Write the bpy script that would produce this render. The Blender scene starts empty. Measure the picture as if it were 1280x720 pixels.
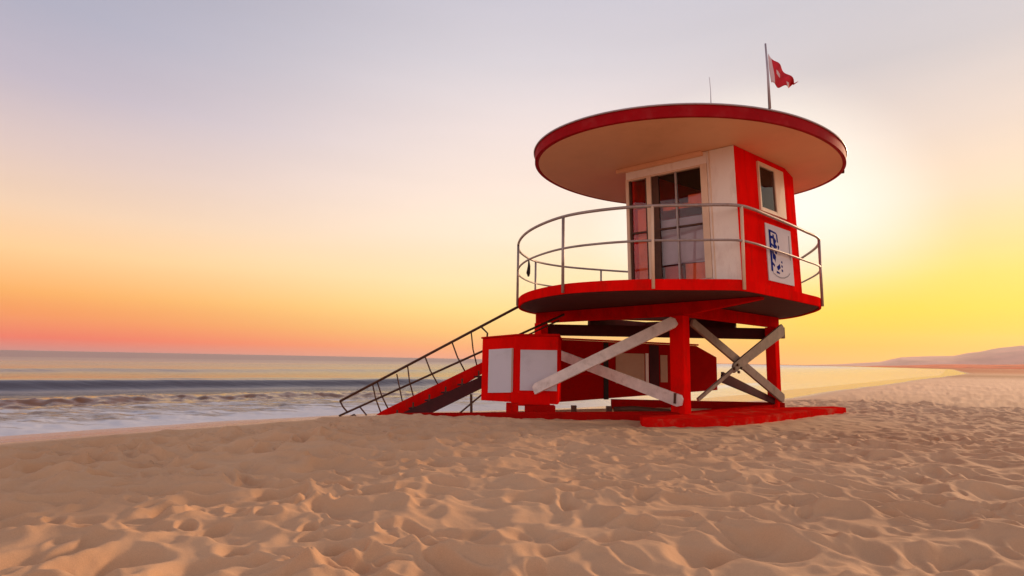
import bpy, bmesh, math, random
import numpy as np
from mathutils import Vector, Matrix
random.seed(4)
rad = math.radians
scene = bpy.context.scene
COL = scene.collection

# ------------------------------------------------------------------ materials
def srgb(r, g, b):
    f = lambda c: (c/255/12.92) if c/255 <= .04045 else ((c/255+.055)/1.055)**2.4
    return (f(r), f(g), f(b), 1)

def mat(name, col, rough=.6, metal=0., var=.12, vscale=3., bump=.0, bscale=60., dirt=None, dirt_amt=.0, dscale=1.5, spec=.4, stretch=(1, 1, 1)):
    m = bpy.data.materials.new(name); m.use_nodes = True
    nt = m.node_tree; b = nt.nodes['Principled BSDF']
    b.inputs['Roughness'].default_value = rough
    b.inputs['Metallic'].default_value = metal
    b.inputs['Specular IOR Level'].default_value = spec
    tc = nt.nodes.new('ShaderNodeTexCoord')
    mp = nt.nodes.new('ShaderNodeMapping'); mp.inputs['Scale'].default_value = stretch
    nt.links.new(tc.outputs['Object'], mp.inputs['Vector'])
    n = nt.nodes.new('ShaderNodeTexNoise'); n.inputs['Scale'].default_value = vscale
    n.inputs['Detail'].default_value = 6; n.inputs['Roughness'].default_value = .6
    nt.links.new(mp.outputs[0], n.inputs['Vector'])
    r = nt.nodes.new('ShaderNodeMapRange')
    r.inputs['From Min'].default_value = .3; r.inputs['From Max'].default_value = .7
    r.inputs['To Min'].default_value = 1-var; r.inputs['To Max'].default_value = 1+var
    nt.links.new(n.outputs['Fac'], r.inputs['Value'])
    mul = nt.nodes.new('ShaderNodeVectorMath'); mul.operation = 'SCALE'
    mul.inputs[0].default_value = col[:3]
    nt.links.new(r.outputs[0], mul.inputs['Scale'])
    out = mul.outputs[0]
    if dirt:
        n2 = nt.nodes.new('ShaderNodeTexNoise'); n2.inputs['Scale'].default_value = dscale
        n2.inputs['Detail'].default_value = 9; n2.inputs['Roughness'].default_value = .7
        nt.links.new(mp.outputs[0], n2.inputs['Vector'])
        r2 = nt.nodes.new('ShaderNodeMapRange')
        r2.inputs['From Min'].default_value = .52; r2.inputs['From Max'].default_value = .72
        r2.inputs['To Max'].default_value = dirt_amt
        nt.links.new(n2.outputs['Fac'], r2.inputs['Value'])
        mx = nt.nodes.new('ShaderNodeMix'); mx.data_type = 'RGBA'
        nt.links.new(r2.outputs[0], mx.inputs[0]); nt.links.new(out, mx.inputs[6])
        mx.inputs[7].default_value = dirt
        out = mx.outputs[2]
    nt.links.new(out, b.inputs['Base Color'])
    if bump:
        n3 = nt.nodes.new('ShaderNodeTexNoise'); n3.inputs['Scale'].default_value = bscale
        n3.inputs['Detail'].default_value = 4
        nt.links.new(mp.outputs[0], n3.inputs['Vector'])
        bp = nt.nodes.new('ShaderNodeBump'); bp.inputs['Strength'].default_value = bump
        bp.inputs['Distance'].default_value = .01
        nt.links.new(n3.outputs['Fac'], bp.inputs['Height'])
        nt.links.new(bp.outputs[0], b.inputs['Normal'])
    return m

M = {}
M['red'] = mat('red paint', (.84, .006, .004, 1), .6, var=.15, vscale=2.6, bump=.35, bscale=30, dirt=(.36, .014, .008, 1), dirt_amt=.65, dscale=4.0, spec=.0, stretch=(1, 1, .35))
M['red_base'] = mat('red paint dusted with sand', (.70, .008, .005, 1), .8, var=.2, vscale=3, bump=.4, bscale=30, dirt=(.50, .20, .11, 1), dirt_amt=.65, dscale=2.6, spec=.0)
M['red_wood'] = mat('weathered red timber', (.62, .006, .004, 1), .65, var=.2, vscale=4, bump=.5, bscale=22, dirt=(.22, .02, .012, 1), dirt_amt=.6, dscale=5, spec=.0, stretch=(1, 1, .5))
M['red_dull'] = mat('dull red boards', (.40, .006, .004, 1), .75, var=.2, vscale=3, bump=.4, bscale=20, dirt=(.12, .008, .006, 1), dirt_amt=.7, dscale=3, spec=.0)
M['white'] = mat('white painted boards', (.90, .78, .69, 1), .55, var=.06, vscale=2, bump=.2, bscale=25, dirt=(.52, .34, .26, 1), dirt_amt=.4, dscale=4, stretch=(1, 1, .35))
M['frame'] = mat('cream window frame paint', (.78, .55, .39, 1), .5, var=.08, vscale=3, bump=.15)
M['panel'] = mat('pale grey door panel', (.66, .64, .70, 1), .5, var=.05, vscale=1.6, bump=.12, dirt=(.4, .36, .38, 1), dirt_amt=.35, dscale=2.5)
M['beige'] = mat('tan plywood panel', (.55, .34, .22, 1), .7, var=.1, vscale=3, bump=.2, dirt=(.3, .15, .09, 1), dirt_amt=.5)
M['brace'] = mat('weathered whitewashed plank', (.80, .68, .62, 1), .7, var=.14, vscale=5, bump=.5, bscale=30, dirt=(.34, .22, .16, 1), dirt_amt=.5, dscale=6)
M['brace_d'] = mat('weathered plank with painted shade', (.25, .18, .135, 1), .75, var=.2, vscale=5, bump=.5, bscale=30, dirt=(.12, .07, .05, 1), dirt_amt=.6, dscale=6)  # darker copy of the brace plank, right face's shade is in its colour
M['metal'] = mat('dull steel tube', (.38, .30, .28, 1), .42, metal=.35, var=.15, vscale=6, dirt=(.14, .07, .045, 1), dirt_amt=.6, dscale=8)
M['rust'] = mat('rusty steel', (.09, .035, .02, 1), .6, metal=.3, var=.3, vscale=8, bump=.3)
M['soffit'] = mat('tan roof soffit', (.86, .47, .27, 1), .65, var=.06, vscale=.9, bump=.12, bscale=18, dirt=(.68, .34, .18, 1), dirt_amt=.5, dscale=1.1)
M['roof_red'] = mat('deep red roof edge', (.36, .004, .008, 1), .6, var=.12, vscale=3, dirt=(.5, .10, .10, 1), dirt_amt=.25, dscale=2.5, spec=.05)
M['felt'] = mat('dark roof felt', (.05, .04, .06, 1), .9, var=.2)
M['under'] = mat('boards with painted shade', (.06, .005, .006, 1), .8, var=.3, vscale=4, bump=.3)  # shade under the deck put into the board colour
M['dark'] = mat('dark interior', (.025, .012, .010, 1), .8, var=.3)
M['blind'] = mat('grey fabric blind', (.60, .46, .52, 1), .8, var=.1, vscale=2)
M['orange'] = mat('saturated orange', (1., .13, .02, 1), .45, var=.12, vscale=4)
M['redbox'] = mat('red plastic', (.75, .03, .02, 1), .4, var=.1)
M['sign'] = mat('white sign sheet', (.70, .64, .66, 1), .8, var=.05, vscale=3, spec=.05, dirt=(.45, .40, .40, 1), dirt_amt=.4)
M['blue'] = mat('navy print', (.02, .03, .20, 1), .95, var=.35, vscale=25, spec=0)
M['greyline'] = mat('grey print', (.36, .33, .34, 1), .95, spec=0)
M['flag'] = mat('red flag cloth', (.62, .015, .03, 1), .75, var=.25, vscale=12)
M['flag_w'] = mat('white flag cloth', (.75, .55, .58, 1), .75, var=.1)
M['pole'] = mat('pale painted pole', (.45, .38, .42, 1), .4, metal=.3)
M['kelp'] = mat('dried kelp', (.45, .17, .06, 1), .8, var=.3, vscale=20, bump=.5)

def glass_mat():
    m = bpy.data.materials.new('window glass'); m.use_nodes = True
    nt = m.node_tree; nt.nodes.remove(nt.nodes['Principled BSDF'])
    o = nt.nodes['Material Output']
    t = nt.nodes.new('ShaderNodeBsdfTransparent'); t.inputs[0].default_value = (.95, .93, .93, 1)
    g = nt.nodes.new('ShaderNodeBsdfGlossy'); g.inputs['Roughness'].default_value = .03
    g.inputs['Color'].default_value = (.95, .95, .95, 1)
    f = nt.nodes.new('ShaderNodeFresnel'); f.inputs['IOR'].default_value = 1.38
    n = nt.nodes.new('ShaderNodeTexNoise'); n.inputs['Scale'].default_value = 1.2
    tc = nt.nodes.new('ShaderNodeTexCoord'); nt.links.new(tc.outputs['Object'], n.inputs['Vector'])
    bp = nt.nodes.new('ShaderNodeBump'); bp.inputs['Strength'].default_value = .15; bp.inputs['Distance'].default_value = .05
    nt.links.new(n.outputs['Fac'], bp.inputs['Height']); nt.links.new(bp.outputs[0], g.inputs['Normal'])
    mx = nt.nodes.new('ShaderNodeMixShader')
    nt.links.new(f.outputs[0], mx.inputs[0]); nt.links.new(t.outputs[0], mx.inputs[1]); nt.links.new(g.outputs[0], mx.inputs[2])
    nt.links.new(mx.outputs[0], o.inputs['Surface'])
    return m
M['glass'] = glass_mat()

# ------------------------------------------------------------------ mesh builder
class MB:
    def __init__(s): s.v = []; s.f = []
    def add(s, vs, fs):
        k = len(s.v); s.v += [tuple(v) for v in vs]; s.f += [tuple(i+k for i in f) for f in fs]; return s
    def bar(s, a, b, w, h, up=(0, 0, 1)):           # a box running from a to b, w wide, h high
        a = Vector(a); b = Vector(b); d = (b-a).normalized(); up = Vector(up)
        side = d.cross(up)
        if side.length < 1e-4: side = d.cross(Vector((1, 0, 0)))
        side.normalize(); u = side.cross(d).normalized()
        vs = [p+side*sx*w/2+u*sz*h/2 for p in (a, b) for sx, sz in ((-1, -1), (1, -1), (1, 1), (-1, 1))]
        return s.add(vs, [(3, 2, 1, 0), (4, 5, 6, 7), (0, 1, 5, 4), (1, 2, 6, 5), (2, 3, 7, 6), (3, 0, 4, 7)])
    def prism(s, pts, z0, z1):                       # plan outline, bottom and top
        n = len(pts); zt = z1 if hasattr(z1, '__len__') else [z1]*n; zb = z0 if hasattr(z0, '__len__') else [z0]*n
        vs = [(p[0], p[1], zb[i]) for i, p in enumerate(pts)]+[(p[0], p[1], zt[i]) for i, p in enumerate(pts)]
        return s.add(vs, [tuple(range(n-1, -1, -1)), tuple(range(n, 2*n))]+[(i, (i+1) % n, n+(i+1) % n, n+i) for i in range(n)])
    def slab(s, poly, n, t):                         # polygon in space pushed t along n
        poly = [Vector(p) for p in poly]; n = Vector(n); k = len(poly)
        return s.add(poly+[p+n*t for p in poly], [tuple(range(k-1, -1, -1)), tuple(range(k, 2*k))]+[(i, (i+1) % k, k+(i+1) % k, k+i) for i in range(k)])
    def tube(s, pts, r, closed=False, seg=8):
        pts = [Vector(p) for p in pts]; n = len(pts); rings = []
        for i, p in enumerate(pts):
            a = pts[i-1] if (closed or i > 0) else p
            b = pts[(i+1) % n] if (closed or i < n-1) else p
            d = (b-a).normalized(); up = Vector((0, 0, 1)) if abs(d.z) < .95 else Vector((1, 0, 0))
            x = d.cross(up).normalized(); y = x.cross(d)
            rr = r[i] if hasattr(r, '__len__') else r
            rings.append([p+(x*math.cos(t)+y*math.sin(t))*rr for t in [2*math.pi*k/seg for k in range(seg)]])
        fs = []
        for i in range(n if closed else n-1):
            j = (i+1) % n
            for k in range(seg): fs.append((i*seg+k, i*seg+(k+1) % seg, j*seg+(k+1) % seg, j*seg+k))
        if not closed: fs += [tuple(range(seg)), tuple(range((n-1)*seg+seg-1, (n-1)*seg-1, -1))]
        return s.add([v for ring in rings for v in ring], fs)
    def build(s, name, m, parent=None, bevel=0., smooth=False):
        me = bpy.data.meshes.new(name); me.from_pydata(s.v, [], s.f)
        bm = bmesh.new(); bm.from_mesh(me)
        bmesh.ops.recalc_face_normals(bm, faces=bm.faces)
        if bevel:
            ed = [e for e in bm.edges if len(e.link_faces) == 2 and e.calc_face_angle(0) > .5]
            bmesh.ops.bevel(bm, geom=ed, offset=bevel, segments=2, affect='EDGES', profile=.6, clamp_overlap=True)
        bm.to_mesh(me); bm.free()
        if smooth:
            for p in me.polygons: p.use_smooth = True
        me.materials.append(m)
        o = bpy.data.objects.new(name, me); COL.objects.link(o)
        if parent is not None:
            o.parent = parent
            o.matrix_parent_inverse = WORLD_INV.get(parent.name, Matrix())
        return o
WORLD_INV = {}
def empty(name, loc):
    o = bpy.data.objects.new(name, None); COL.objects.link(o); o.location = loc
    o.empty_display_size = .3
    WORLD_INV[o.name] = Matrix.Translation(loc).inverted()
    return o
def tag(o, label, cat, group=None, kind=None):
    if label: o['label'] = label
    if cat: o['category'] = cat
    if group: o['group'] = group
    if kind: o['kind'] = kind
    return o

def spline(P, n=10):                                  # closed Catmull-Rom
    out = []; k = len(P)
    for i in range(k):
        p0, p1, p2, p3 = [np.array(P[(i+j-1) % k], float) for j in range(4)]
        for t in np.arange(n)/n:
            out.append(tuple(.5*((2*p1)+(-p0+p2)*t+(2*p0-5*p1+4*p2-p3)*t*t+(-p0+3*p1-3*p2+p3)*t**3)))
    return out
def offset(P, d):                                     # outline pushed outward (counter-clockwise outlines)
    out = []; k = len(P)
    for i in range(k):
        a = np.array(P[i-1]); b = np.array(P[(i+1) % k]); t = b-a; t /= np.hypot(*t)
        out.append((P[i][0]+t[1]*d, P[i][1]-t[0]*d))
    return out

# ------------------------------------------------------------------ the tower
T = empty('lifeguard_tower', (2.9, 10.6, 0))
tag(T, 'red and white lifeguard tower with round overhanging roof standing on the sand', 'lifeguard tower')

DECK = [(0.13, 10.6), (0.2, 9.75), (0.42, 9.0), (0.80, 8.33), (1.3, 7.93), (1.9, 7.68), (2.55, 7.58), (3.12, 7.53), (3.45, 7.70), (3.85, 8.04),
        (4.4, 8.52), (4.95, 9.02), (5.40, 9.46), (5.74, 10.1), (5.98, 10.9), (6.15, 11.75), (6.1, 12.5), (5.6, 13.1), (4.5, 13.45), (3.3, 13.5),
        (2.2, 13.25), (1.2, 12.85), (0.55, 12.25), (0.22, 11.4)]
deck_o = spline(DECK, 6)
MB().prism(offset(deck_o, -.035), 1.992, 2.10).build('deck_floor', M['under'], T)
fa = MB(); oi = offset(deck_o, -.035); n = len(deck_o)
vs = [(x, y, 1.97) for x, y in deck_o]+[(x, y, 2.125) for x, y in deck_o]+[(x, y, 2.125) for x, y in oi]+[(x, y, 1.97) for x, y in oi]
fa.add(vs, [(a*n+i, a*n+(i+1) % n, ((a+1) % 4)*n+(i+1) % n, ((a+1) % 4)*n+i) for a in range(4) for i in range(n)])
fa.build('deck_fascia', M['red'], T)

# railing
rail = offset(deck_o, .022)
R = MB().tube([(x, y, 3.19) for x, y in rail], .024, True).build('top_rail', M['metal'], T, smooth=True)
MB().tube([(x, y, 2.68) for x, y in rail], .018, True).build('middle_rail', M['metal'], T, smooth=True)
def near(px, py):
    return min(range(len(rail)), key=lambda i: (rail[i][0]-px)**2+(rail[i][1]-py)**2)
post_xy = [(.16, 10.49), (.76, 8.33), (1.99, 7.62), (3.22, 7.56), (5.46, 9.55), (2.18, 13.25), (6.17, 11.9), (4.6, 13.4), (.5, 12.2)]
for i, (x, y) in enumerate(post_xy):
    p = rail[near(x, y)]
    o = MB().tube([(p[0], p[1], 1.985), (p[0], p[1], 3.18)], .024).build('railing_post', M['frame'] if i in (2, 3) else M['metal'], T, smooth=True)

# roof : oval disc on a slightly domed top
ROOF = [(0.43, 10.45), (0.58, 9.95), (0.94, 9.37), (1.35, 8.81), (1.77, 8.48), (2.17, 8.3), (2.75, 8.2), (3.4, 8.2), (3.96, 8.32), (4.54, 8.58), (5.28, 9.08),
        (5.86, 9.55), (6.42, 10.15), (6.80, 10.9), (6.93, 11.7), (6.65, 12.35), (5.8, 12.95), (4.7, 13.2), (3.6, 13.2), (2.56, 13.03), (1.5, 12.68), (0.80, 11.92), (.5, 11.1)]
ROOF = [(x*.8247, y*.8247) for x, y in ROOF]
cx, cy = 2.98, 8.8
def harmonic(P, cx, cy, K, N):                        # outline smoothed to K harmonics round its centre
    P = spline(P, 12); th = np.array([math.atan2((y-cy)*1.3, x-cx) for x, y in P]); rr_ = np.array([math.hypot((y-cy)*1.3, x-cx) for x, y in P])
    Bm = lambda t: np.stack([np.ones_like(t)]+[f(k*t) for k in range(1, K+1) for f in (np.cos, np.sin)], -1)
    cf = np.linalg.lstsq(Bm(th), rr_, rcond=None)[0]; t = np.arange(N)*2*math.pi/N; q = Bm(t)@cf
    return [(cx+r*math.cos(a), cy+r*math.sin(a)/1.3) for r, a in zip(q, t)]
ro = harmonic(ROOF, cx, cy, 2, 140); ro = [(cx+(x-cx)*.985-.035, y-.06) for x, y in ro]; n = len(ro)
def rings(levels, name, m, cap0=None, cap1=None):
    b = MB(); vs = []
    for s, z in levels: vs += [(cx+(x-cx)*s, cy+(y-cy)*s, z) for x, y in ro]
    fs = [(a*n+i, a*n+(i+1) % n, (a+1)*n+(i+1) % n, (a+1)*n+i) for a in range(len(levels)-1) for i in range(n)]
    if cap0: fs.append(tuple(range(n-1, -1, -1)))
    if cap1: k = (len(levels)-1)*n; fs.append(tuple(range(k, k+n)))
    return b.add(vs, fs)
RF = rings([(.999, 4.318), (1.004, 4.318), (1.006, 4.332), (.9, 4.40), (.6, 4.48), (.25, 4.52)], '', None, cap1=True).build('roof', M['felt'], T, smooth=True)
rings([(.972, 4.16), (.985, 4.150), (1.0, 4.156), (1.0, 4.316), (.97, 4.316)], '', None).build('roof_fascia', M['roof_red'], RF)
rings([(.05, 4.153), (.6, 4.155), (.976, 4.157), (.976, 4.19)], '', None, cap0=True).build('soffit', M['soffit'], RF)
MB().tube([(cx+(x-cx)*1.005, cy+(y-cy)*1.005, 4.322) for x, y in ro], .012, True, 6).build('drip_edge', M['pole'], RF, smooth=True)
MB().bar((5.62, 9.0, 4.25), (5.66, 9.1, 4.36), .1, .05).build('roof_bracket', M['rust'], RF)

# cabin
Lb, Fb, Rb, R2b = Vector((1.89, 8.70)), Vector((3.25, 7.585)), Vector((4.58, 8.725)), Vector((4.93, 9.15))
Lt, Ft, Rt, R2t = Vector((1.87, 8.79)), Vector((3.225, 7.665)), Vector((4.45, 8.60)), Vector((4.80, 9.03))
ZB, ZT = 2.0, 4.15
def face(A0, B0, A1, B1):
    """returns P(u, z, d): a point on the wall face, u in metres along it, d metres outward"""
    L0 = (B0-A0).length
    nrm = Vector(((B0-A0).y, -(B0-A0).x)).normalized()
    def P(u, z, d=0.):
        t = (z-ZB)/(ZT-ZB); s = u/L0
        a = A0.lerp(A1, t); b = B0.lerp(B1, t); q = a.lerp(b, s)+nrm*d
        return Vector((q.x, q.y, z))
    P.n = Vector((nrm.x, nrm.y, 0)); P.L = L0
    return P
W = face(Lb, Fb, Lt, Ft); Q = face(Fb, Rb, Ft, Rt); Q2 = face(Rb, R2b, Rt, R2t)
def board(mb, P, u0, u1, z0, z1, d0, d1):
    vs = [P(u, z, d) for d in (d0, d1) for u, z in ((u0, z0), (u1, z0), (u1, z1), (u0, z1))]
    return mb.add(vs, [(3, 2, 1, 0), (4, 5, 6, 7), (0, 1, 5, 4), (1, 2, 6, 5), (2, 3, 7, 6), (3, 0, 4, 7)])
wl = W.L
w = MB()
board(w, W, 1.352, wl-.004, 2.1, 4.147, -.06, 0)
board(w, W, 0, 1.348, 3.955, 4.147, -.06, 0)
board(w, W, 0, 1.348, 2.1, 2.19, -.06, 0)
WW = w.build('white_wall', M['white'], T)
b = MB(); board(b, W, 1.385, 1.40, 2.13, 4.14, .0, .012); b.build('wall_batten', M['frame'], WW)
b = MB(); board(b, W, -.14, 1.30, 4.085, 4.149, .004, .07); b.build('lintel_board', M['soffit'], WW)
# big glazed front window
fr = MB()
board(fr, W, 0.0, .05, 2.19, 3.955, -.07, .02); board(fr, W, .37, .445, 2.19, 3.955, -.07, .025)
board(fr, W, 1.25, 1.348, 2.19, 3.955, -.07, .02)
board(fr, W, .05, .37, 3.925, 3.955, -.06, .015); board(fr, W, .445, 1.25, 3.925, 3.955, -.06, .015)
FR = fr.build('front_window', M['frame'], T, bevel=.004)
b = MB(); board(b, W, .84, .865, 2.19, 3.925, -.05, .008); b.build('mullion', M['metal'], FR)
b = MB(); board(b, W, .05, .37, 3.015, 3.04, -.045, .0); board(b, W, .51, .83, 3.02, 3.045, -.045, .0); board(b, W, .87, 1.25, 3.02, 3.045, -.045, .0); b.build('transom', M['rust'], FR)
b = MB(); board(b, W, .05, .085, 2.19, 3.925, -.05, -.006); board(b, W, .335, .37, 2.19, 3.925, -.05, -.006); board(b, W, .45, .56, 2.19, 3.925, -.06, -.004); b.build('window_sash', M['rust'], FR)
b = MB(); board(b, W, .05, .37, 2.19, 3.925, -.034, -.030); b.build('pane', M['glass'], FR)
b = MB(); board(b, W, .51, .83, 2.19, 3.925, -.034, -.030); b.build('pane', M['glass'], FR)
b = MB(); board(b, W, .87, 1.25, 2.19, 3.925, -.034, -.030); b.build('pane', M['glass'], FR)
b = MB(); board(b, W, .5, 1.3, 2.47, 3.20, -.13, -.12); b.build('roller_blind', M['blind'], FR)
# red wall with window opening  u .70-1.52, z 3.30-4.03
r = MB(); ql = Q.L
wu0, wu1, wz0, wz1 = .72, 1.56, 3.30, 4.02
board(r, Q, 0, wu0, 2.0, 4.147, -.06, 0); board(r, Q, wu1, ql, 2.0, 4.147, -.06, 0)
board(r, Q, wu0, wu1, 2.0, wz0, -.06, 0); board(r, Q, wu0, wu1, wz1, 4.147, -.06, 0)
RW = r.build('red_wall', M['red'], T)
r = MB(); board(r, Q2, 0.003, Q2.L, 2.0, 4.147, -.06, 0); r.build('red_wall', M['red'], T)
c2 = MB(); Kb, Kt = Vector((3.92, 10.15)), Vector((3.86, 10.1))
Q3 = face(R2b, Kb, R2t, Kt); Q4 = face(Kb, Lb, Kt, Lt)
board(c2, Q3, 0, Q3.L, 2.0, 4.147, -.06, 0); board(c2, Q4, 0, Q4.L-.07, 2.0, 4.147, -.11, -.05)
c2.build('rear_wall', M['red'], T)
f2 = MB()
board(f2, Q, wu0-.02, wu0+.02, wz0-.03, wz1+.03, -.07, .03); board(f2, Q, wu1-.30, wu1+.03, wz0-.03, wz1+.03, -.07, .03)
board(f2, Q, wu0+.02, wu1-.30, wz0-.03, wz0+.03, -.07, .03); board(f2, Q, wu0+.02, wu1-.30, wz1-.03, wz1+.03, -.07, .03)
F2 = f2.build('side_window', M['frame'], T, bevel=.004)
b = MB(); board(b, Q, wu1-.345, wu1-.302, wz0+.03, wz1-.03, -.06, .012); b.build('window_sash', M['rust'], F2)
b = MB(); board(b, Q, wu0+.02, wu1-.345, wz0+.03, wz1-.03, .004, .008); b.build('pane', M['glass'], F2)
b = MB(); board(b, Q, wu0+.02, wu1-.345, wz0+.03, wz1-.22, -.03, -.025); b.build('window_blind', M['blind'], F2)
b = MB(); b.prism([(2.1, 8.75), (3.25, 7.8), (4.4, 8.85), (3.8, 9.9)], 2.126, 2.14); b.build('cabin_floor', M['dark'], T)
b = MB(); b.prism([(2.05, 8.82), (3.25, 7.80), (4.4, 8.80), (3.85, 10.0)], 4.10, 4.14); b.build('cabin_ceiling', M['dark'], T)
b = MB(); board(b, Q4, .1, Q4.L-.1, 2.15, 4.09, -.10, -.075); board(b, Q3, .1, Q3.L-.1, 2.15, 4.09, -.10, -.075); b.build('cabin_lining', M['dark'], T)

# sign on the red wall
S = empty('wall_sign', tuple(Q(1.25, 2.2, .02)))
tag(S, 'white sign with navy blue lettering fixed to the red cabin wall below the side window', 'sign')
b = MB(); su0, su1, sz0, sz1 = .82, 1.72, 2.21, 3.10
board(b, Q, su0, su1, sz0, sz1, .004, .018); b.build('sign_board', M['sign'], S, bevel=.003)
def sp(u, v, d=.0195): return Q(su0+(su1-su0)*u, sz1-(sz1-sz0)*v, d)
def poly(mb, pts): mb.slab([sp(u, v) for u, v in pts], Q.n, .002)
k = MB()
poly(k, [(.10, .10), (.17, .10), (.17, .84), (.10, .82)])                       # tall bar
poly(k, [(.17, .10), (.38, .12), (.38, .15), (.17, .135)])
poly(k, [(.38, .12), (.43, .16), (.44, .30), (.39, .28)])
poly(k, [(.24, .17), (.29, .17), (.31, .40), (.26, .42)])
poly(k, [(.31, .22), (.37, .27), (.33, .33), (.40, .37), (.33, .42), (.29, .36)])
poly(k, [(.17, .33), (.28, .37), (.28, .41), (.17, .37)])
poly(k, [(.42, .33), (.47, .35), (.46, .45), (.41, .42)])
poly(k, [(.22, .50), (.30, .52), (.34, .62), (.41, .60), (.43, .76), (.36, .79), (.27, .68)])
poly(k, [(.17, .66), (.25, .70), (.25, .75), (.17, .71)])
for i in range(5): poly(k, [(.50, .45+i*.075), (.555, .46+i*.075), (.555, .50+i*.075), (.50, .49+i*.075)])
poly(k, [(.17, .20), (.24, .20), (.24, .25), (.17, .25)]); poly(k, [(.18, .45), (.24, .47), (.25, .62), (.19, .60)])
poly(k, [(.27, .43), (.36, .46), (.38, .52), (.29, .50)]); poly(k, [(.36, .66), (.44, .66), (.47, .74), (.40, .76)]); poly(k, [(.30, .80), (.42, .82), (.42, .85), (.30, .84)])
k.build('sign_lettering', M['blue'], S)
k = MB(); arc = [(.16, .84), (.3, .885), (.45, .90), (.6, .885), (.75, .84), (.84, .78)]
for a, c in zip(arc, arc[1:]): poly(k, [a, c, (c[0], c[1]+.02), (a[0], a[1]+.02)])
k.build('sign_arc', M['greyline'], S)
k = MB(); poly(k, [(.88, .10), (.91, .105), (.91, .55), (.88, .54)]); k.build('sign_rule', M['greyline'], S)

# flagpole, flag, antenna
fp = MB().tube([(3.37, 6.87, 5.26), (3.385, 6.87, 4.85), (3.39, 6.87, 4.335)], [.012, .015, .02]).build('flagpole', M['pole'], None, smooth=True)
tag(fp, 'thin pale flagpole standing at the front edge of the round roof', 'flagpole')
fl = MB(); rows = []; nu, nv = 22, 14
for i in range(nu):
    u = i/(nu-1)
    for j in range(nv):
        v = j/(nv-1)
        x = 3.40+.02*v+u*.345
        top = 5.115-.40*u-.02*math.sin(u*9)*u; bot = 4.70-.06*math.sin(math.pi*u)+.012*math.sin(u*16)
        z = top+(bot-top)*v
        y = 6.87+.04*math.sin(u*13+v*4)*(.3+u)
        rows.append((x, y, z))
fl.add(rows, [(i*nv+j, (i+1)*nv+j, (i+1)*nv+j+1, i*nv+j+1) for i in range(nu-1) for j in range(nv-1)])
FL = fl.build('flag', M['flag'], None, smooth=True)
FL.data.materials.append(M['flag_w'])
for p in FL.data.polygons:
    i = p.index//(nv-1); j = p.index % (nv-1)
    if i < 3 or (4 < i < 9 and j in (5, 6)) or (i in (12, 13) and j > 9): p.material_index = 1
sm = FL.modifiers.new('thick', 'SOLIDIFY'); sm.thickness = .004
tag(FL, 'tattered small red flag drooping from the pole on the roof', 'flag')
an = MB().tube([(2.59, 6.85, 4.75), (2.60, 6.85, 4.55), (2.60, 6.85, 4.335)], [.003, .004, .007], seg=6).build('antenna', M['pole'], None)
tag(an, 'hair thin whip antenna rising from the roof beside the flagpole', 'antenna')

# sub-structure: posts, beams, braces
A, B, C, D = Vector((.66, 12.0)), Vector((2.92, 9.45)), Vector((5.72, 11.95)), Vector((3.5, 14.2))
def v3(p, z): return Vector((p.x, p.y, z))
dAB = (B-A).normalized(); dBC = (C-B).normalized()
for p in (A, B, C):
    s = .105; e1 = Vector((dAB.x, dAB.y, 0))*s*(1.25 if p is B else 1); e2 = Vector((dBC.x, dBC.y, 0))*s
    c = [v3(p, 0)+e for e in (-e1-e2, e1-e2, e1+e2, -e1+e2)]
    MB().prism([(q.x, q.y) for q in c], -.12, 1.758).build('support_post', M['red'], T, bevel=.006)
def beam(a, b2, z0, z1, w_, name, m):
    return MB().bar((a.x, a.y, (z0+z1)/2), (b2.x, b2.y, (z0+z1)/2), w_, z1-z0).build(name, m, T, bevel=.006)
beam(A-dAB*.12, B+dAB*.10, 1.76, 1.988, .12, 'deck_beam', M['red_wood'])
_s = Vector((dBC.x, dBC.y, 0))*.06; _p = [B+dAB*.10, B+dAB*1.45]
MB().slab([v3(_p[0], 1.76)-_s, v3(_p[1], 1.95)-_s, v3(_p[1], 1.988)-_s, v3(_p[0], 1.988)-_s], _s*2, 1.).build('beam_end', M['red_wood'], T, bevel=.006)
beam(B+dBC*.07, C+dBC*.25, 1.76, 1.988, .12, 'deck_beam', M['red_wood'])
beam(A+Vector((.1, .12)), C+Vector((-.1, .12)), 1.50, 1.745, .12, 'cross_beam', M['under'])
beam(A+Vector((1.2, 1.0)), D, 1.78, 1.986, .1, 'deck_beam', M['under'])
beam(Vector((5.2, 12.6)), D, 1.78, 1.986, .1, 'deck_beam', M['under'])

def plank(a, b2, wa, wb, t, face_n, name, m, cut=True):
    """plank from a to b2 in the vertical plane with normal face_n, clipped corners, bolts"""
    a = Vector(a); b2 = Vector(b2); nrm = Vector(face_n); d = (b2-a).normalized(); s_ = nrm.cross(d).normalized()
    poly = [a-s_*wa*.5, a-d*.0+s_*wa*.28, a+d*wa*.35+s_*wa*.5, b2-d*wb*.2+s_*wb*.5, b2+s_*wb*.25, b2-s_*wb*.30, b2-d*wb*.35-s_*wb*.5] if cut else \
           [a-s_*wa*.5, a+s_*wa*.5, b2+s_*wb*.5, b2-s_*wb*.5]
    o = MB().slab(poly, nrm, t).build(name, m, T, bevel=.004)
    return o
nAB = Vector((-dBC.x, -dBC.y, 0)); nBC = Vector((dAB.x, dAB.y, 0))
def on(A_, d_, u, z, nn, off): q = A_+d_*u; return Vector((q.x, q.y, z))+nn*off
br1 = plank(Vector((.45, 10.03, .42)), on(A, dAB, 3.46, 1.66, nAB, .17), .19, .20, .05, nAB, 'cross_brace', M['brace'])
br2 = plank(on(A, dAB, .45, 1.12, nAB, .05), on(A, dAB, 3.52, .30, nAB, .12), .19, .21, .05, nAB, 'cross_brace', M['brace'])
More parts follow.
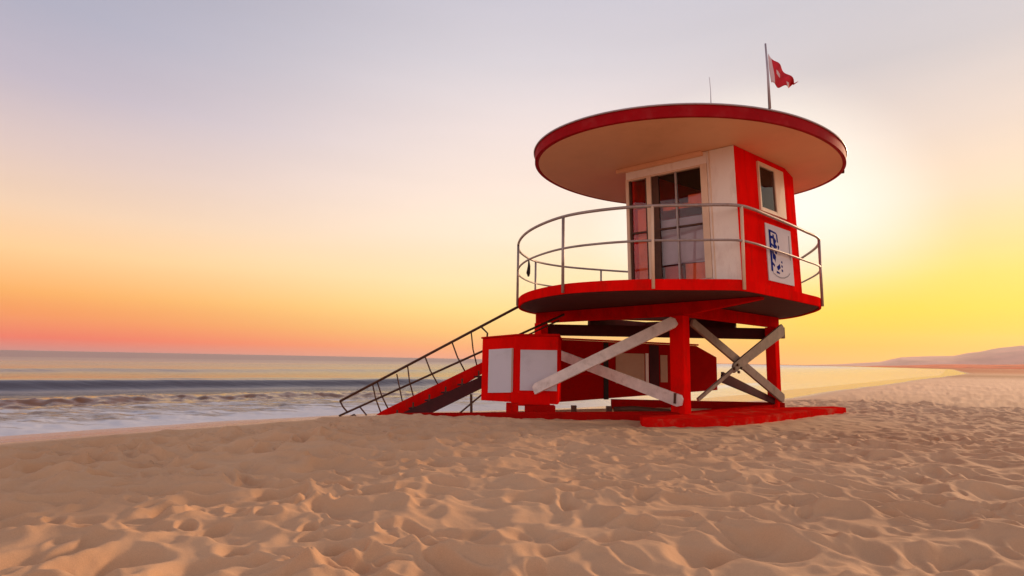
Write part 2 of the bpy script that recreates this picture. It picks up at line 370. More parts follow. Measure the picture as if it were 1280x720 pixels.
def bolt(p, nn, r_, parent):
    MB().tube([Vector(p), Vector(p)+Vector(nn)*.035], r_, seg=8).build('bolt', M['rust'], parent)
bolt(on(A, dAB, 1.49, .93, nAB, .20), nAB, .04, br1); bolt(on(A, dAB, 3.30, 1.63, nAB, .22), nAB, .018, br1); bolt(on(A, dAB, 3.05, 1.47, nAB, .22), nAB, .018, br1)
MB().bar(on(A, dAB, 3.40, .27, nAB, .175), on(A, dAB, 3.41, .44, nAB, .175), .05, .03).build('strap', M['rust'], br2)
MB().bar(on(A, dAB, 1.49, .82, nAB, .225), on(A, dAB, 1.50, 1.02, nAB, .225), .045, .03).build('strap', M['rust'], br1)
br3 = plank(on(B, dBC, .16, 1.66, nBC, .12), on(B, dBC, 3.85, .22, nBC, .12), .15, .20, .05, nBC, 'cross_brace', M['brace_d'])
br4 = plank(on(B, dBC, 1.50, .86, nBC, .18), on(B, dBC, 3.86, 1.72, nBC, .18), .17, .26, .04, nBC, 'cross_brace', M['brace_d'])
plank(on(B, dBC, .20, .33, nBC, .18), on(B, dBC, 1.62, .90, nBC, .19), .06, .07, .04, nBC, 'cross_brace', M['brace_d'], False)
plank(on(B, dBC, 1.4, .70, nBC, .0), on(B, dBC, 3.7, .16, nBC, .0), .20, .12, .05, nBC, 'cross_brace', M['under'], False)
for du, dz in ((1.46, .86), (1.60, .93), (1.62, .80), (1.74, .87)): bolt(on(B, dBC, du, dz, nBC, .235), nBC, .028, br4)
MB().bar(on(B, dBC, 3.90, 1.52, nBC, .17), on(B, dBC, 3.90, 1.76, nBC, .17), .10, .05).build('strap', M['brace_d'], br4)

# base timbers
MB().prism([(-1.9, 9.15), (2.95, 9.36), (2.95, 9.62), (-1.9, 9.42)], [-.25, -.2, -.2, -.25], [.02, .12, .12, .02]).build('base_beam', M['red_dull'], T, bevel=.008)
MB().bar((2.2, 12.0, .03), (5.9, 11.95, .03), .16, .22).build('base_beam', M['red_dull'], T, bevel=.008)
MB().bar((2.9, 9.55, .02), (5.75, 12.05, .02), .16, .16).build('base_beam', M['red_wood'], T, bevel=.008)
sk = [(2.0, 8.38), (2.75, 8.50), (3.4, 8.68), (4.2, 9.25), (5.0, 9.95), (5.95, 10.70), (6.95, 11.45), (6.85, 11.75), (5.7, 11.3), (4.7, 10.75), (3.6, 9.95), (2.9, 9.3), (2.1, 8.95)]
MB().prism(sk, -.14, .10).build('base_skid', M['red_base'], T, bevel=.012)
for x in (1.20, 1.86): MB().bar((x, 10.4, -.1), (x, 10.4, .12), .10, .08, (0, 1, 0)).build('support_block', M['rust'], T)
MB().tube([(1.95, 10.4, .06), (2.3, 10.3, .09), (2.9, 10.1, .06), (3.0, 10.05, .02)], .05, seg=8).build('drain_pipe', M['rust'], T, smooth=True)

# storage box with two pale panels at the front left
def V3(x, y, z): return (x*.9, y*.9, .95+(z-.95)*.9)
def pr(b, pts, z0, z1):
    k = len(pts); z0 = z0 if hasattr(z0, '__len__') else [z0]*k; z1 = z1 if hasattr(z1, '__len__') else [z1]*k
    f = lambda z: .95+(z-.95)*.9
    return b.prism([(x*.9, y*.9) for x, y in pts], [f(z) for z in z0], [f(z) for z in z1])
SB = pr(MB(), [(-.60, 11.52), (.10, 11.30), (.98, 11.30), (1.10, 11.9), (-.5, 12.1)], [.10, .09, .06, .1, .1], [1.37, 1.44, 1.44, 1.38, 1.36]).build('storage_box', M['red'], T, bevel=.008)
pr(MB(), [(.02, 11.26), (.82, 11.26), (.70, 11.4), (.12, 11.4)], [.02, .02, .05, .05], .30).build('box_sill', M['red'], SB, bevel=.01)
pr(MB(), [(-.63, 11.5), (.10, 11.27), (1.0, 11.27), (1.12, 11.93), (-.52, 12.13)], [1.375, 1.445, 1.445, 1.385, 1.365], [1.41, 1.48, 1.50, 1.42, 1.40]).build('lid', M['red_wood'], SB, bevel=.006)
n1 = Vector((-.3, -.954, 0)).normalized()
def pan(p0, p1, z0, z1, nn, m, name):
    MB().slab([V3(p0[0], p0[1], z0[0]), V3(p1[0], p1[1], z0[1]), V3(p1[0], p1[1], z1[1]), V3(p0[0], p0[1], z1[0])], nn, .014).build(name, m, SB, bevel=.003)
pan((-.455, 11.46), (.055, 11.305), (.26, .285), (1.15, 1.185), n1, M['panel'], 'panel')
pan((.20, 11.295), (.955, 11.295), (.33, .33), (1.155, 1.16), Vector((0, -1, 0)), M['panel'], 'panel')
MB().bar(V3(.03, 11.29, .29), V3(.03, 11.29, 1.18), .02, .03, (0, 1, 0)).build('panel_edge', M['beige'], SB)
pr(MB(), [(.30, 10.9), (.9, 10.9), (.9, 11.2), (.30, 11.2)], -.2, .06).build('box_foot', M['red_dull'], T, bevel=.01)
MB().bar(V3(.05, 11.0, -.25), V3(.05, 11.0, .10), .22, .15, (0, 1, 0)).build('box_foot', M['red_wood'], T, bevel=.01)

# long hull-shaped store between the posts
def hp(t, z, d=0.): 
    a = Vector((1.02, 11.78)); b2 = Vector((4.98, 13.25)); q = a.lerp(b2, t)+Vector((.348, -.937))*d; return Vector((q.x, q.y, z))
HB = MB()
prof = [(0, .07), (1., .32), (1., 1.10), (.86, 1.36), (0, 1.40)]
fr_ = [hp(t, z) for t, z in prof]; bk = [hp(t, z, -.7) for t, z in prof]; k = len(prof)
HB.add(fr_+bk, [tuple(range(k)), tuple(range(2*k-1, k-1, -1))]+[(i, (i+1) % k, k+(i+1) % k, k+i) for i in range(k)])
HB = HB.build('storage_hull', M['red_dull'], T, bevel=.008)
def hpan(t0, t1, z0, z1, m, name, d=.004, th=.014):
    MB().slab([hp(t0, z0, d), hp(t1, z0, d), hp(t1, z1, d), hp(t0, z1, d)], (.348, -.937, 0), th).build(name, m, HB)
hpan(.335, .512, .47, 1.14, M['beige'], 'hatch'); hpan(.520, .538, .45, 1.15, M['white'], 'hatch_trim')
hpan(.615, .66, .50, 1.12, M['beige'], 'hatch')
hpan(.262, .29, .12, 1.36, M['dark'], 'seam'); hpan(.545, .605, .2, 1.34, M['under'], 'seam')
hpan(.0, .27, .66, .68, M['red_wood'], 'batten')
MB().slab([hp(-.01, 1.402), hp(.87, 1.362), hp(.87, 1.40), hp(-.01, 1.44)], (.348, -.937, 0), .03).build('rim_board', M['red_wood'], HB)

# staircase down to the water side
PA, PB = Vector((-3.55, 11.6)), Vector((.13, 10.74))
sd = (PB-PA).normalized(); sn = Vector((-sd.y, sd.x))*-1      # sn points to the camera side
def st(u, z, d=0.): q = PA+sd*u+sn*d; return Vector((q.x, q.y, z))
slope = .490
def sz(u): return -.13+slope*(u-1.0)          # top edge of the red stringer
ST = MB().slab([st(.70, -.32), st(1.45, -.32), st(3.8, sz(3.8)-.145), st(3.8, sz(3.8)), st(1.0, sz(1.0)), ], (sn.x, sn.y, 0), .05).build('stair_stringer', M['red_wood'], T, bevel=.005)
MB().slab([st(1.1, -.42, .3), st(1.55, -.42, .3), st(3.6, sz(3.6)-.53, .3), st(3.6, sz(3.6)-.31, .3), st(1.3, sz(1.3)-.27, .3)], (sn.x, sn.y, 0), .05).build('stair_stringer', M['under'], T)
for i in range(6):
    u = 1.35+i*.33; z = sz(u)-.24
    MB().add(*(lambda P: (P, [(3, 2, 1, 0), (4, 5, 6, 7), (0, 1, 5, 4), (1, 2, 6, 5), (2, 3, 7, 6), (3, 0, 4, 7)]))(
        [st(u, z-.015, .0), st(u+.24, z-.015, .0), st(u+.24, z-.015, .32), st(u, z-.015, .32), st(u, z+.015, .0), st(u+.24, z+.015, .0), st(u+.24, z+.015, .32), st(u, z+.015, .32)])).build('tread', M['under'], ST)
    MB().bar(st(u+.1, sz(u)-.32, .33), st(u+.1, sz(u)-.12, .33), .035, .03).build('tread_hanger', M['rust'], ST)
# handrails
def hz(u): return .02+1.93*u/3.7
HR = MB().tube([st(0, hz(0)), st(3.82, hz(3.82))], .027).build('handrail', M['rust'], T, smooth=True)
MB().tube([st(0.0, -.28), st(4.7, -.28+(4.7)*.4515+.10*0)], .022).build('lower_rail', M['rust'], HR, smooth=True)
MB().tube([st(3.1, 1.02), st(4.6, 1.02+1.5*.47)], .016).build('lower_rail', M['rust'], HR, smooth=True)
MB().tube([st(0, hz(0)), st(.08, -.10), st(.20, -.21)], .018).build('end_loop', M['rust'], HR, smooth=True)
MB().tube([st(.22, -.30), st(.34, -.24), st(.42, -.30), st(.38, -.40)], .018).build('end_loop', M['rust'], HR, smooth=True)
for u, du in ((.72, .22), (.82, .28), (1.48, .16), (1.85, .31), (2.42, .30), (2.82, .14)):
    t_ = st(u, hz(u)); b_ = st(u+du, sz(u+du)-.02)
    MB().tube([t_, t_.lerp(b_, .5)+Vector((-.02, 0, -.01)), b_], .015, seg=6).build('baluster', M['rust'], HR, smooth=True)
MB().tube([st(.45, -.07), st(.68, -.30)], .015, seg=6).build('baluster', M['rust'], HR)
MB().tube([st(1.25, hz(1.25)-.06), st(1.40, sz(1.4))], .014, seg=6).build('baluster', M['rust'], HR)
MB().tube([st(3.02, hz(3.02)), st(3.16, hz(3.02)-.13), st(3.14, 1.02)], .02, seg=6).build('baluster', M['rust'], HR, smooth=True)
MB().bar(st(2.95, sz(2.95)-.55, .3), st(2.98, -.42, .3), .04, .04).build('stair_prop', M['rust'], T)
MB().bar(st(3.6, sz(3.6)-.5, .3), st(2.6, -.2, .3), .03, .03).build('stair_prop', M['rust'], T)

# little things
tt = MB().tube([(.36, 11.92, 3.17), (.37, 11.92, 3.02), (.355, 11.91, 2.86), (.36, 11.91, 2.78)], [.012, .03, .045, .018], seg=8).build('strap', M['dark'], None, smooth=True)
tag(tt, 'dark strap hanging from the left end of the deck railing', 'strap')
b = MB(); b.tube([(2.67, 12.9, 2.13), (2.67, 12.9, 2.20), (2.69, 12.9, 2.29), (2.71, 12.9, 2.34)], [.15, .17, .12, .03], seg=12)
bg = b.build('bundle', M['brace_d'], None, smooth=True); tag(bg, 'small dark bundle lying on the deck behind the cabin', 'bundle')
def boxobj(name, P0, u0, u1, z0, z1, d0, d1, m, label, cat):
    b = MB(); board(b, P0, u0, u1, z0, z1, d0, d1); o = b.build(name, m, None, bevel=.008); tag(o, label, cat); return o
boxobj('storage_crate', W, .55, .82, 2.145, 2.45, -.30, -.16, M['redbox'], 'red crate on the cabin floor behind the glass, left of the mullion', 'crate')
boxobj('locker', W, .90, 1.34, 2.145, 2.46, -.28, -.12, M['orange'], 'low orange locker behind the glass, right of the mullion', 'locker')
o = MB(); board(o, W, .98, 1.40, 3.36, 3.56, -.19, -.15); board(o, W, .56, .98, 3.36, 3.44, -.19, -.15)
o = o.build('painted_reflection', M['orange'], None, bevel=.01); tag(o, 'orange board added high behind the cabin glass, standing in for reflections', 'painted reflection')  # added board, its orange paints in reflections of the glass
o = MB(); board(o, W, .12, .33, 2.15, 3.45, -.16, -.10); o = o.build('curtain', M['orange'], None, bevel=.01); tag(o, 'orange curtain behind the narrow left cabin window', 'curtain')
# ------------------------------------------------------------------ ground, water, hills
def hash2(ix, iy, s):
    h = (ix*374761393+iy*668265263+s*1442695041) & 0xffffffff
    h = ((h ^ (h >> 13))*1274126177) & 0xffffffff
    h = h ^ (h >> 16)
    return (h & 0xffff)/65535.
def vnoise(x, y, s=0):
    ix = np.floor(x).astype(np.int64); iy = np.floor(y).astype(np.int64); fx = x-ix; fy = y-iy
    fx = fx*fx*fx*(fx*(fx*6-15)+10); fy = fy*fy*fy*(fy*(fy*6-15)+10)
    a = hash2(ix, iy, s); b_ = hash2(ix+1, iy, s); c = hash2(ix, iy+1, s); d = hash2(ix+1, iy+1, s)
    return (a*(1-fx)+b_*fx)*(1-fy)+(c*(1-fx)+d*fx)*fy
def fbm(x, y, o=4, s=0):
    t = 0; a = .5
    for i in range(o): t = t+a*(vnoise(x, y, s+i)-.5)*2; x = x*2.03+7.1; y = y*2.03+3.7; a *= .5
    return t
def cell(x, y, s=0, depthvar=True):
    """hollows scattered in cells: smooth bowls that meet in narrow ridges"""
    ix = np.floor(x).astype(np.int64); iy = np.floor(y).astype(np.int64)
    k = 17.; acc = np.zeros_like(x)
    for dx in (-1, 0, 1):
        for dy in (-1, 0, 1):
            jx = ix+dx; jy = iy+dy
            px = jx+.15+.7*hash2(jx, jy, s); py = jy+.15+.7*hash2(jx, jy, s+9); w_ = .30*hash2(jx, jy, s+5)
            d = (x-px)**2+(y-py)**2+w_
            acc += np.exp(-k*d)
    return -np.log(acc+1e-9)/k
def dimples(x, y, s=0, den=.8):
    """separate scooped hollows with a faint pushed-up rim"""
    ix = np.floor(x).astype(np.int64); iy = np.floor(y).astype(np.int64); acc = np.zeros_like(x)
    for dx in (-1, 0, 1):
        for dy in (-1, 0, 1):
            jx = ix+dx; jy = iy+dy
            px = jx+.1+.8*hash2(jx, jy, s); py = jy+.1+.8*hash2(jx, jy, s+9)
            a = hash2(jx, jy, s+5)*6.283; sg = .20+.13*hash2(jx, jy, s+7); dep = hash2(jx, jy, s+3); dep = np.where(hash2(jx, jy, s+13) < den, .35+.65*dep, 0)
            u = (x-px)*np.cos(a)+(y-py)*np.sin(a); v = -(x-px)*np.sin(a)+(y-py)*np.cos(a)
            d = np.sqrt((u/1.35)**2+v*v+1e-6)/sg
            acc += dep*(-np.exp(-(d**3)*.55)+.30*np.exp(-((d-1.75)/.45)**2))
    return acc
# crest of the beach (plan), land to its right / camera side
CREST = np.array([(-300, -330), (-60, -66), (-16, -10), (-9.5, -1), (-5.3, 5.0), (-3.9, 6.7), (-2.3, 8.6), (-.3, 10.2), (2.2, 11.4), (4.6, 12.7), (7.0, 14.3), (10.5, 17.5), (16, 24), (33, 43), (95, 112), (420, 520), (1600, 2600), (1100, 6000), (3000, 14000)], float)
def sdist(x, y):
    """distance to the crest, positive towards the sea"""
    best = np.full(x.shape, 1e18); sg = np.ones_like(x)
    for a, b_ in zip(CREST[:-1], CREST[1:]):
        d = b_-a; t = np.clip(((x-a[0])*d[0]+(y-a[1])*d[1])/(d@d), 0, 1)
        ex = x-a[0]-d[0]*t; ey = y-a[1]-d[1]*t; q = ex*ex+ey*ey
        c = d[0]*ey-d[1]*ex
        m_ = q < best; best = np.where(m_, q, best); sg = np.where(m_, np.sign(c), sg)
    return np.sqrt(best)*np.where(sg == 0, 1, sg)
WATER = -.55
def land_h(x, y):
    s = sdist(x, y)+fbm(x*.25, y*.25, 3, 40)*.35
    r = np.hypot(x, y)
    sea = np.clip(s, 0, None)
    z = -sea*.097
    z = np.maximum(z, -3.5)
    z = z+np.clip((-s-60)/400, 0, 1)*2.0+.28*np.exp(-((y-72)/9)**2)*np.clip((-s-1)/12, 0, 1)
    wx = x+fbm(x*1.3, y*1.3, 3, 3)*.22; wy = y+fbm(x*1.3+31, y*1.3, 3, 4)*.22
    big = fbm(x*.55, y*.55, 3, 11)
    c1 = cell(wx*1.5, wy*2.5, 1); d1 = dimples(wx*2.8, wy*3.3, 2, .92); d2 = dimples(wx*5.6, wy*6.4, 31, .7); d3 = dimples(wx*1.25+3, wy*1.5, 57, .5)
    nz = fbm(x*7, y*7, 3, 20)
    mid = np.exp(-((x-1.2)/2.6)**2-((y-6.3)/1.6)**2)          # smoother, blown-over patch before the tower
    amp = (1.15+.55*np.clip((1-x)/3, 0, 1)*np.clip((y-3.5)/2, 0, 1))*(1-.35*mid)
    amp = amp*(.8+.5*vnoise(x*.8, y*.8, 77))
    b_ = (c1-.1)*.10+d1*.046+d2*.028*(.3+vnoise(x*1.1, y*1.1, 8))+d3*.020+nz*.006+big*.02-.010
    dry = np.clip(1-(s+.7)/1.4, 0, 1); dry = dry*dry*(3-2*dry)
    under = 1-.85*np.exp(-(((x-3.2)/4.6)**4)-(((y-10.5)/2.9)**4))
    far = 1/(1+(r/60)**2)
    return z+b_*amp*dry*under*far-.02*np.exp(-(((x-3.2)/5)**4)-(((y-9.5)/3.)**4)), s
def add_attr(me, name, arr):
    at = me.attributes.new(name, 'FLOAT', 'POINT'); at.data.foreach_set('value', arr.astype(np.float32).ravel())
def polar(name, ang, rr, fn, m):
    A_, R_ = np.meshgrid(ang, rr); x = R_*np.sin(A_); y = R_*np.cos(A_)
    z, s = fn(x, y); nr, na = x.shape
    co = np.stack([x, y, z], -1).reshape(-1, 3)
    co = np.vstack([co, [[0, 0, float(z[0].mean())]]])
    i = np.arange(nr-1)[:, None]; j = np.arange(na)[None, :]; j2 = (j+1) % na
    q = np.stack([i*na+j, i*na+j2, (i+1)*na+j2, (i+1)*na+j], -1).reshape(-1, 4)[:, ::-1]
    jj = np.arange(na); tri = np.stack([np.full(na, nr*na), (jj+1) % na, jj], -1)[:, ::-1][:, ::-1]
    me = bpy.data.meshes.new(name)
    me.vertices.add(len(co)); me.vertices.foreach_set('co', co.ravel().astype(np.float32))
    nl = q.size+tri.size; me.loops.add(nl)
    me.loops.foreach_set('vertex_index', np.concatenate([q.ravel(), tri.ravel()]).astype(np.int32))
    st_ = np.concatenate([np.arange(len(q))*4, q.size+np.arange(len(tri))*3]).astype(np.int32)
    me.polygons.add(len(st_)); me.polygons.foreach_set('loop_start', st_)
    me.polygons.foreach_set('use_smooth', np.ones(len(st_), bool))
    me.update(calc_edges=True); me.validate()
    add_attr(me, 'shore', np.concatenate([s.ravel(), [s[0].mean()]]))
    me.materials.append(m)
    o = bpy.data.objects.new(name, me); COL.objects.link(o); return o
def angles(nd, lim, nc):
    a = np.linspace(-lim, lim, nd); b_ = np.linspace(lim, 360-lim, nc+2)[1:-1]
    return np.radians(np.concatenate([a, b_]))

def sand_mat():
    m = bpy.data.materials.new('sand'); m.use_nodes = True; nt = m.node_tree; L = nt.links.new
    b = nt.nodes['Principled BSDF']; b.inputs['Specular IOR Level'].default_value = .2
    at = nt.nodes.new('ShaderNodeAttribute'); at.attribute_name = 'shore'
    tc = nt.nodes.new('ShaderNodeTexCoord')
    n = nt.nodes.new('ShaderNodeTexNoise'); n.inputs['Scale'].default_value = .45; n.inputs['Detail'].default_value = 8; n.inputs['Roughness'].default_value = .65
    L(tc.outputs['Object'], n.inputs['Vector'])
    cr = nt.nodes.new('ShaderNodeValToRGB'); e = cr.color_ramp.elements
    e[0].position = .3; e[0].color = (.56, .32, .18, 1); e[1].position = .7; e[1].color = (.69, .425, .25, 1)
    L(n.outputs['Fac'], cr.inputs[0])
    g = nt.nodes.new('ShaderNodeTexNoise'); g.inputs['Scale'].default_value = 260; g.inputs['Detail'].default_value = 3
    L(tc.outputs['Object'], g.inputs['Vector'])
    gm = nt.nodes.new('ShaderNodeMapRange'); gm.inputs['From Min'].default_value = .25; gm.inputs['From Max'].default_value = .75
    gm.inputs['To Min'].default_value = .9; gm.inputs['To Max'].default_value = 1.1; L(g.outputs['Fac'], gm.inputs['Value'])
    sc = nt.nodes.new('ShaderNodeVectorMath'); sc.operation = 'SCALE'; L(cr.outputs[0], sc.inputs[0]); L(gm.outputs[0], sc.inputs['Scale'])
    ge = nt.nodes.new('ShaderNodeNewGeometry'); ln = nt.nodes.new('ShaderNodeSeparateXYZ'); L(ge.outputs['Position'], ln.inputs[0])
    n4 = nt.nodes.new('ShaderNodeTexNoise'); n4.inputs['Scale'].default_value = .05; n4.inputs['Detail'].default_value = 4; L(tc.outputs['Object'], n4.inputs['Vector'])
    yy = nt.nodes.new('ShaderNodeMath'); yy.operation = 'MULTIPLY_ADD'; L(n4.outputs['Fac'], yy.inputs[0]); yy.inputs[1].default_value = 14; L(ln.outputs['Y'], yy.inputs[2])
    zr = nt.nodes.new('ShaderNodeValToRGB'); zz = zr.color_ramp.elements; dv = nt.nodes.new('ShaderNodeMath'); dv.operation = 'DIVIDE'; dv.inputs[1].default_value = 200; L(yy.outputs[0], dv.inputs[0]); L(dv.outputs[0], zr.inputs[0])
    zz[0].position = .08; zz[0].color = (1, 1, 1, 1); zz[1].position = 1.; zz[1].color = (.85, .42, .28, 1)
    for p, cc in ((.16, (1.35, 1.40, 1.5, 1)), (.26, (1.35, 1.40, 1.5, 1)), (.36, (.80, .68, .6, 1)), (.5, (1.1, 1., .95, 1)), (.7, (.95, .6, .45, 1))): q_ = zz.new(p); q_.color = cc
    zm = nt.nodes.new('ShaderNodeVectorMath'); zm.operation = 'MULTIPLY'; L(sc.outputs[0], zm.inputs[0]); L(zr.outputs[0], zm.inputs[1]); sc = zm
    wet = nt.nodes.new('ShaderNodeMapRange'); wet.inputs['From Min'].default_value = .3; wet.inputs['From Max'].default_value = 1.6
    L(at.outputs['Fac'], wet.inputs['Value'])
    mx = nt.nodes.new('ShaderNodeMix'); mx.data_type = 'RGBA'; L(wet.outputs[0], mx.inputs[0]); L(sc.outputs[0], mx.inputs[6]); mx.inputs[7].default_value = (.58, .27, .12, 1)
    L(mx.outputs[2], b.inputs['Base Color'])
    ws = nt.nodes.new('ShaderNodeMapRange'); ws.inputs['To Min'].default_value = .15; ws.inputs['To Max'].default_value = .75; L(wet.outputs[0], ws.inputs['Value']); L(ws.outputs[0], b.inputs['Specular IOR Level'])
    ro_ = nt.nodes.new('ShaderNodeMapRange'); ro_.inputs['To Min'].default_value = .9; ro_.inputs['To Max'].default_value = .16; L(wet.outputs[0], ro_.inputs['Value'])
    L(ro_.outputs[0], b.inputs['Roughness'])
    n3 = nt.nodes.new('ShaderNodeTexNoise'); n3.inputs['Scale'].default_value = 22; n3.inputs['Detail'].default_value = 8; n3.inputs['Roughness'].default_value = .7
    L(tc.outputs['Object'], n3.inputs['Vector'])
    bp = nt.nodes.new('ShaderNodeBump'); bp.inputs['Distance'].default_value = .012
    bs = nt.nodes.new('ShaderNodeMapRange'); bs.inputs['To Min'].default_value = .3; bs.inputs['To Max'].default_value = .05; L(wet.outputs[0], bs.inputs['Value'])
    L(bs.outputs[0], bp.inputs['Strength']); L(n3.outputs['Fac'], bp.inputs['Height']); L(bp.outputs[0], b.inputs['Normal'])
    return m
rr = np.concatenate([[.35, .8, 1.2, 1.5], np.geomspace(1.75, 18, 640), np.geomspace(18, 8000, 150)[1:]])
sand = polar('beach', angles(1250, 56, 160), rr, land_h, sand_mat()); tag(sand, None, None, kind='structure')

def water_h(x, y):
    s = sdist(x, y)+fbm(x*.12, y*.12, 2, 60)*.8
    r = np.hypot(x, y)
    f1 = fbm(x*.07, y*.07, 3, 61)
    z = np.full_like(x, WATER)
    left = np.clip((4-x)/10, 0, 1)
    def crest(s0, w_, h): 
        q = (s-s0-f1*w_*.9)/w_; return h*np.exp(-np.where(q < 0, q*q*3.2, q*q*.55))
    z += crest(12.2, 1.1, .19)*left*(.55+.7*vnoise(x*.2, y*.2, 70)) + crest(19.5, 1.9, .42)*left*(.6+.6*vnoise(x*.06, y*.06, 71)) + crest(27, 2.6, .2)*left + crest(44, 4.5, .3)*left + crest(75, 6, .3)*left+crest(120, 9, .35)*left
    z += crest(9.5, .8, .16)*np.clip((x-6)/4, 0, 1)*np.clip((24-x)/6, 0, 1)
    z += np.exp(-((s-12.2)/1.5)**2)*left*fbm(x*2.8, y*2.8, 5, 66)*.075
    foam = np.clip((13.5-s)/3, 0, 1)*np.clip((s-5.)/2.5, .15, 1)*left
    z += foam*(fbm(x*2.2, y*2.2, 5, 62)*.06+.02)
    z += fbm(x*.35, y*.35, 4, 63)*.03*np.clip(1-r/300, 0, 1)*(.25+.75*left)
    return z, s
def water_mat():
    m = bpy.data.materials.new('sea water'); m.use_nodes = True; nt = m.node_tree; L = nt.links.new
    b = nt.nodes['Principled BSDF']; b.inputs['IOR'].default_value = 1.33; b.inputs['Specular IOR Level'].default_value = .5
    at = nt.nodes.new('ShaderNodeAttribute'); at.attribute_name = 'shore'
    tc = nt.nodes.new('ShaderNodeTexCoord')
    mp = nt.nodes.new('ShaderNodeMapping'); mp.inputs['Rotation'].default_value = (0, 0, rad(-40)); mp.inputs['Scale'].default_value = (.22, 1, 1)
    L(tc.outputs['Object'], mp.inputs['Vector'])
    n = nt.nodes.new('ShaderNodeTexNoise'); n.inputs['Scale'].default_value = 2.4; n.inputs['Detail'].default_value = 10; n.inputs['Roughness'].default_value = .74
    L(mp.outputs[0], n.inputs['Vector'])
    band = nt.nodes.new('ShaderNodeValToRGB'); e = band.color_ramp.elements
    s0 = nt.nodes.new('ShaderNodeMath'); s0.operation = 'DIVIDE'; s0.inputs[1].default_value = 20; L(at.outputs['Fac'], s0.inputs[0])
    L(s0.outputs[0], band.inputs[0])
    for p, v in ((0, .7), (.30, .74), (.36, .64), (.45, .57), (.52, .60), (.545, .50), (.57, .0)):
        x = e.new(p) if p not in (0,) else e[0]; x.position = p; x.color = (v, v, v, 1)
    e[-1].color = (0, 0, 0, 1)
    th = nt.nodes.new('ShaderNodeMath'); th.operation = 'ADD'; L(n.outputs['Fac'], th.inputs[0]); L(band.outputs[0], th.inputs[1])
    fm = nt.nodes.new('ShaderNodeMapRange'); fm.inputs['From Min'].default_value = 1.0; fm.inputs['From Max'].default_value = 1.14; L(th.outputs[0], fm.inputs['Value'])
    geo = nt.nodes.new('ShaderNodeNewGeometry'); sx = nt.nodes.new('ShaderNodeSeparateXYZ'); L(geo.outputs['Position'], sx.inputs[0])
    lf = nt.nodes.new('ShaderNodeMapRange'); lf.inputs['From Min'].default_value = 6; lf.inputs['From Max'].default_value = -3; L(sx.outputs['X'], lf.inputs['Value'])
    mu = nt.nodes.new('ShaderNodeMath'); mu.operation = 'MULTIPLY'; L(fm.outputs[0], mu.inputs[0]); L(lf.outputs[0], mu.inputs[1])
    # sandy, stirred-up water near shore, deep blue-grey beyond
    dp = nt.nodes.new('ShaderNodeValToRGB'); d_ = dp.color_ramp.elements; L(s0.outputs[0], dp.inputs[0])
    d_[0].position = .50; d_[0].color = (.16, .09, .06, 1); d_[1].position = 1.; d_[1].color = (.04, .03, .05, 1)
    for p, cc in ((.56, (.17, .065, .016, 1)), (.68, (.14, .05, .014, 1)), (.76, (.07, .05, .06, 1))): x = d_.new(p); x.position = p; x.color = cc
    fp_ = nt.nodes.new('ShaderNodeMapRange'); fp_.inputs['From Min'].default_value = 28; fp_.inputs['From Max'].default_value = 90; L(at.outputs['Fac'], fp_.inputs['Value'])
    far_ = nt.nodes.new('ShaderNodeMix'); far_.data_type = 'RGBA'; L(fp_.outputs[0], far_.inputs[0]); L(dp.outputs[0], far_.inputs[6]); far_.inputs[7].default_value = (.36, .23, .23, 1)  # pink of the reflected sky put into the far colour
    dp_ = nt.nodes.new('ShaderNodeMix'); dp_.data_type = 'RGBA'; L(lf.outputs[0], dp_.inputs[0]); dp_.inputs[6].default_value = (.82, .72, .68, 1); L(far_.outputs[2], dp_.inputs[7])  # shallow water on the right, with reflected sky glow painted in
    mx = nt.nodes.new('ShaderNodeMix'); mx.data_type = 'RGBA'; L(mu.outputs[0], mx.inputs[0]); L(dp_.outputs[2], mx.inputs[6]); mx.inputs[7].default_value = (.62, .62, .68, 1)
    L(mx.outputs[2], b.inputs['Base Color'])
    fr_ = nt.nodes.new('ShaderNodeMapRange'); fr_.inputs['From Min'].default_value = 12; fr_.inputs['From Max'].default_value = 160; fr_.inputs['To Min'].default_value = .10; fr_.inputs['To Max'].default_value = .42; L(at.outputs['Fac'], fr_.inputs['Value'])
    rg = nt.nodes.new('ShaderNodeMapRange'); L(fr_.outputs[0], rg.inputs['To Min']); rg.inputs['To Max'].default_value = .75; L(mu.outputs[0], rg.inputs['Value']); L(rg.outputs[0], b.inputs['Roughness'])
    n2 = nt.nodes.new('ShaderNodeTexNoise'); n2.inputs['Scale'].default_value = .9; n2.inputs['Detail'].default_value = 7; n2.inputs['Roughness'].default_value = .6; L(mp.outputs[0], n2.inputs['Vector'])
    ad = nt.nodes.new('ShaderNodeMath'); ad.operation = 'ADD'; L(n2.outputs['Fac'], ad.inputs[0]); L(mu.outputs[0], ad.inputs[1])
    bp = nt.nodes.new('ShaderNodeBump'); bp.inputs['Distance'].default_value = .10; bp.inputs['Strength'].default_value = .5
    L(ad.outputs[0], bp.inputs['Height']); L(bp.outputs[0], b.inputs['Normal'])
    return m
rw = np.concatenate([[2, 5], np.geomspace(8, 60, 330), np.geomspace(60, 8000, 120)[1:]])
sea = polar('sea', angles(760, 56, 90), rw, water_h, water_mat()); tag(sea, None, None, kind='structure')

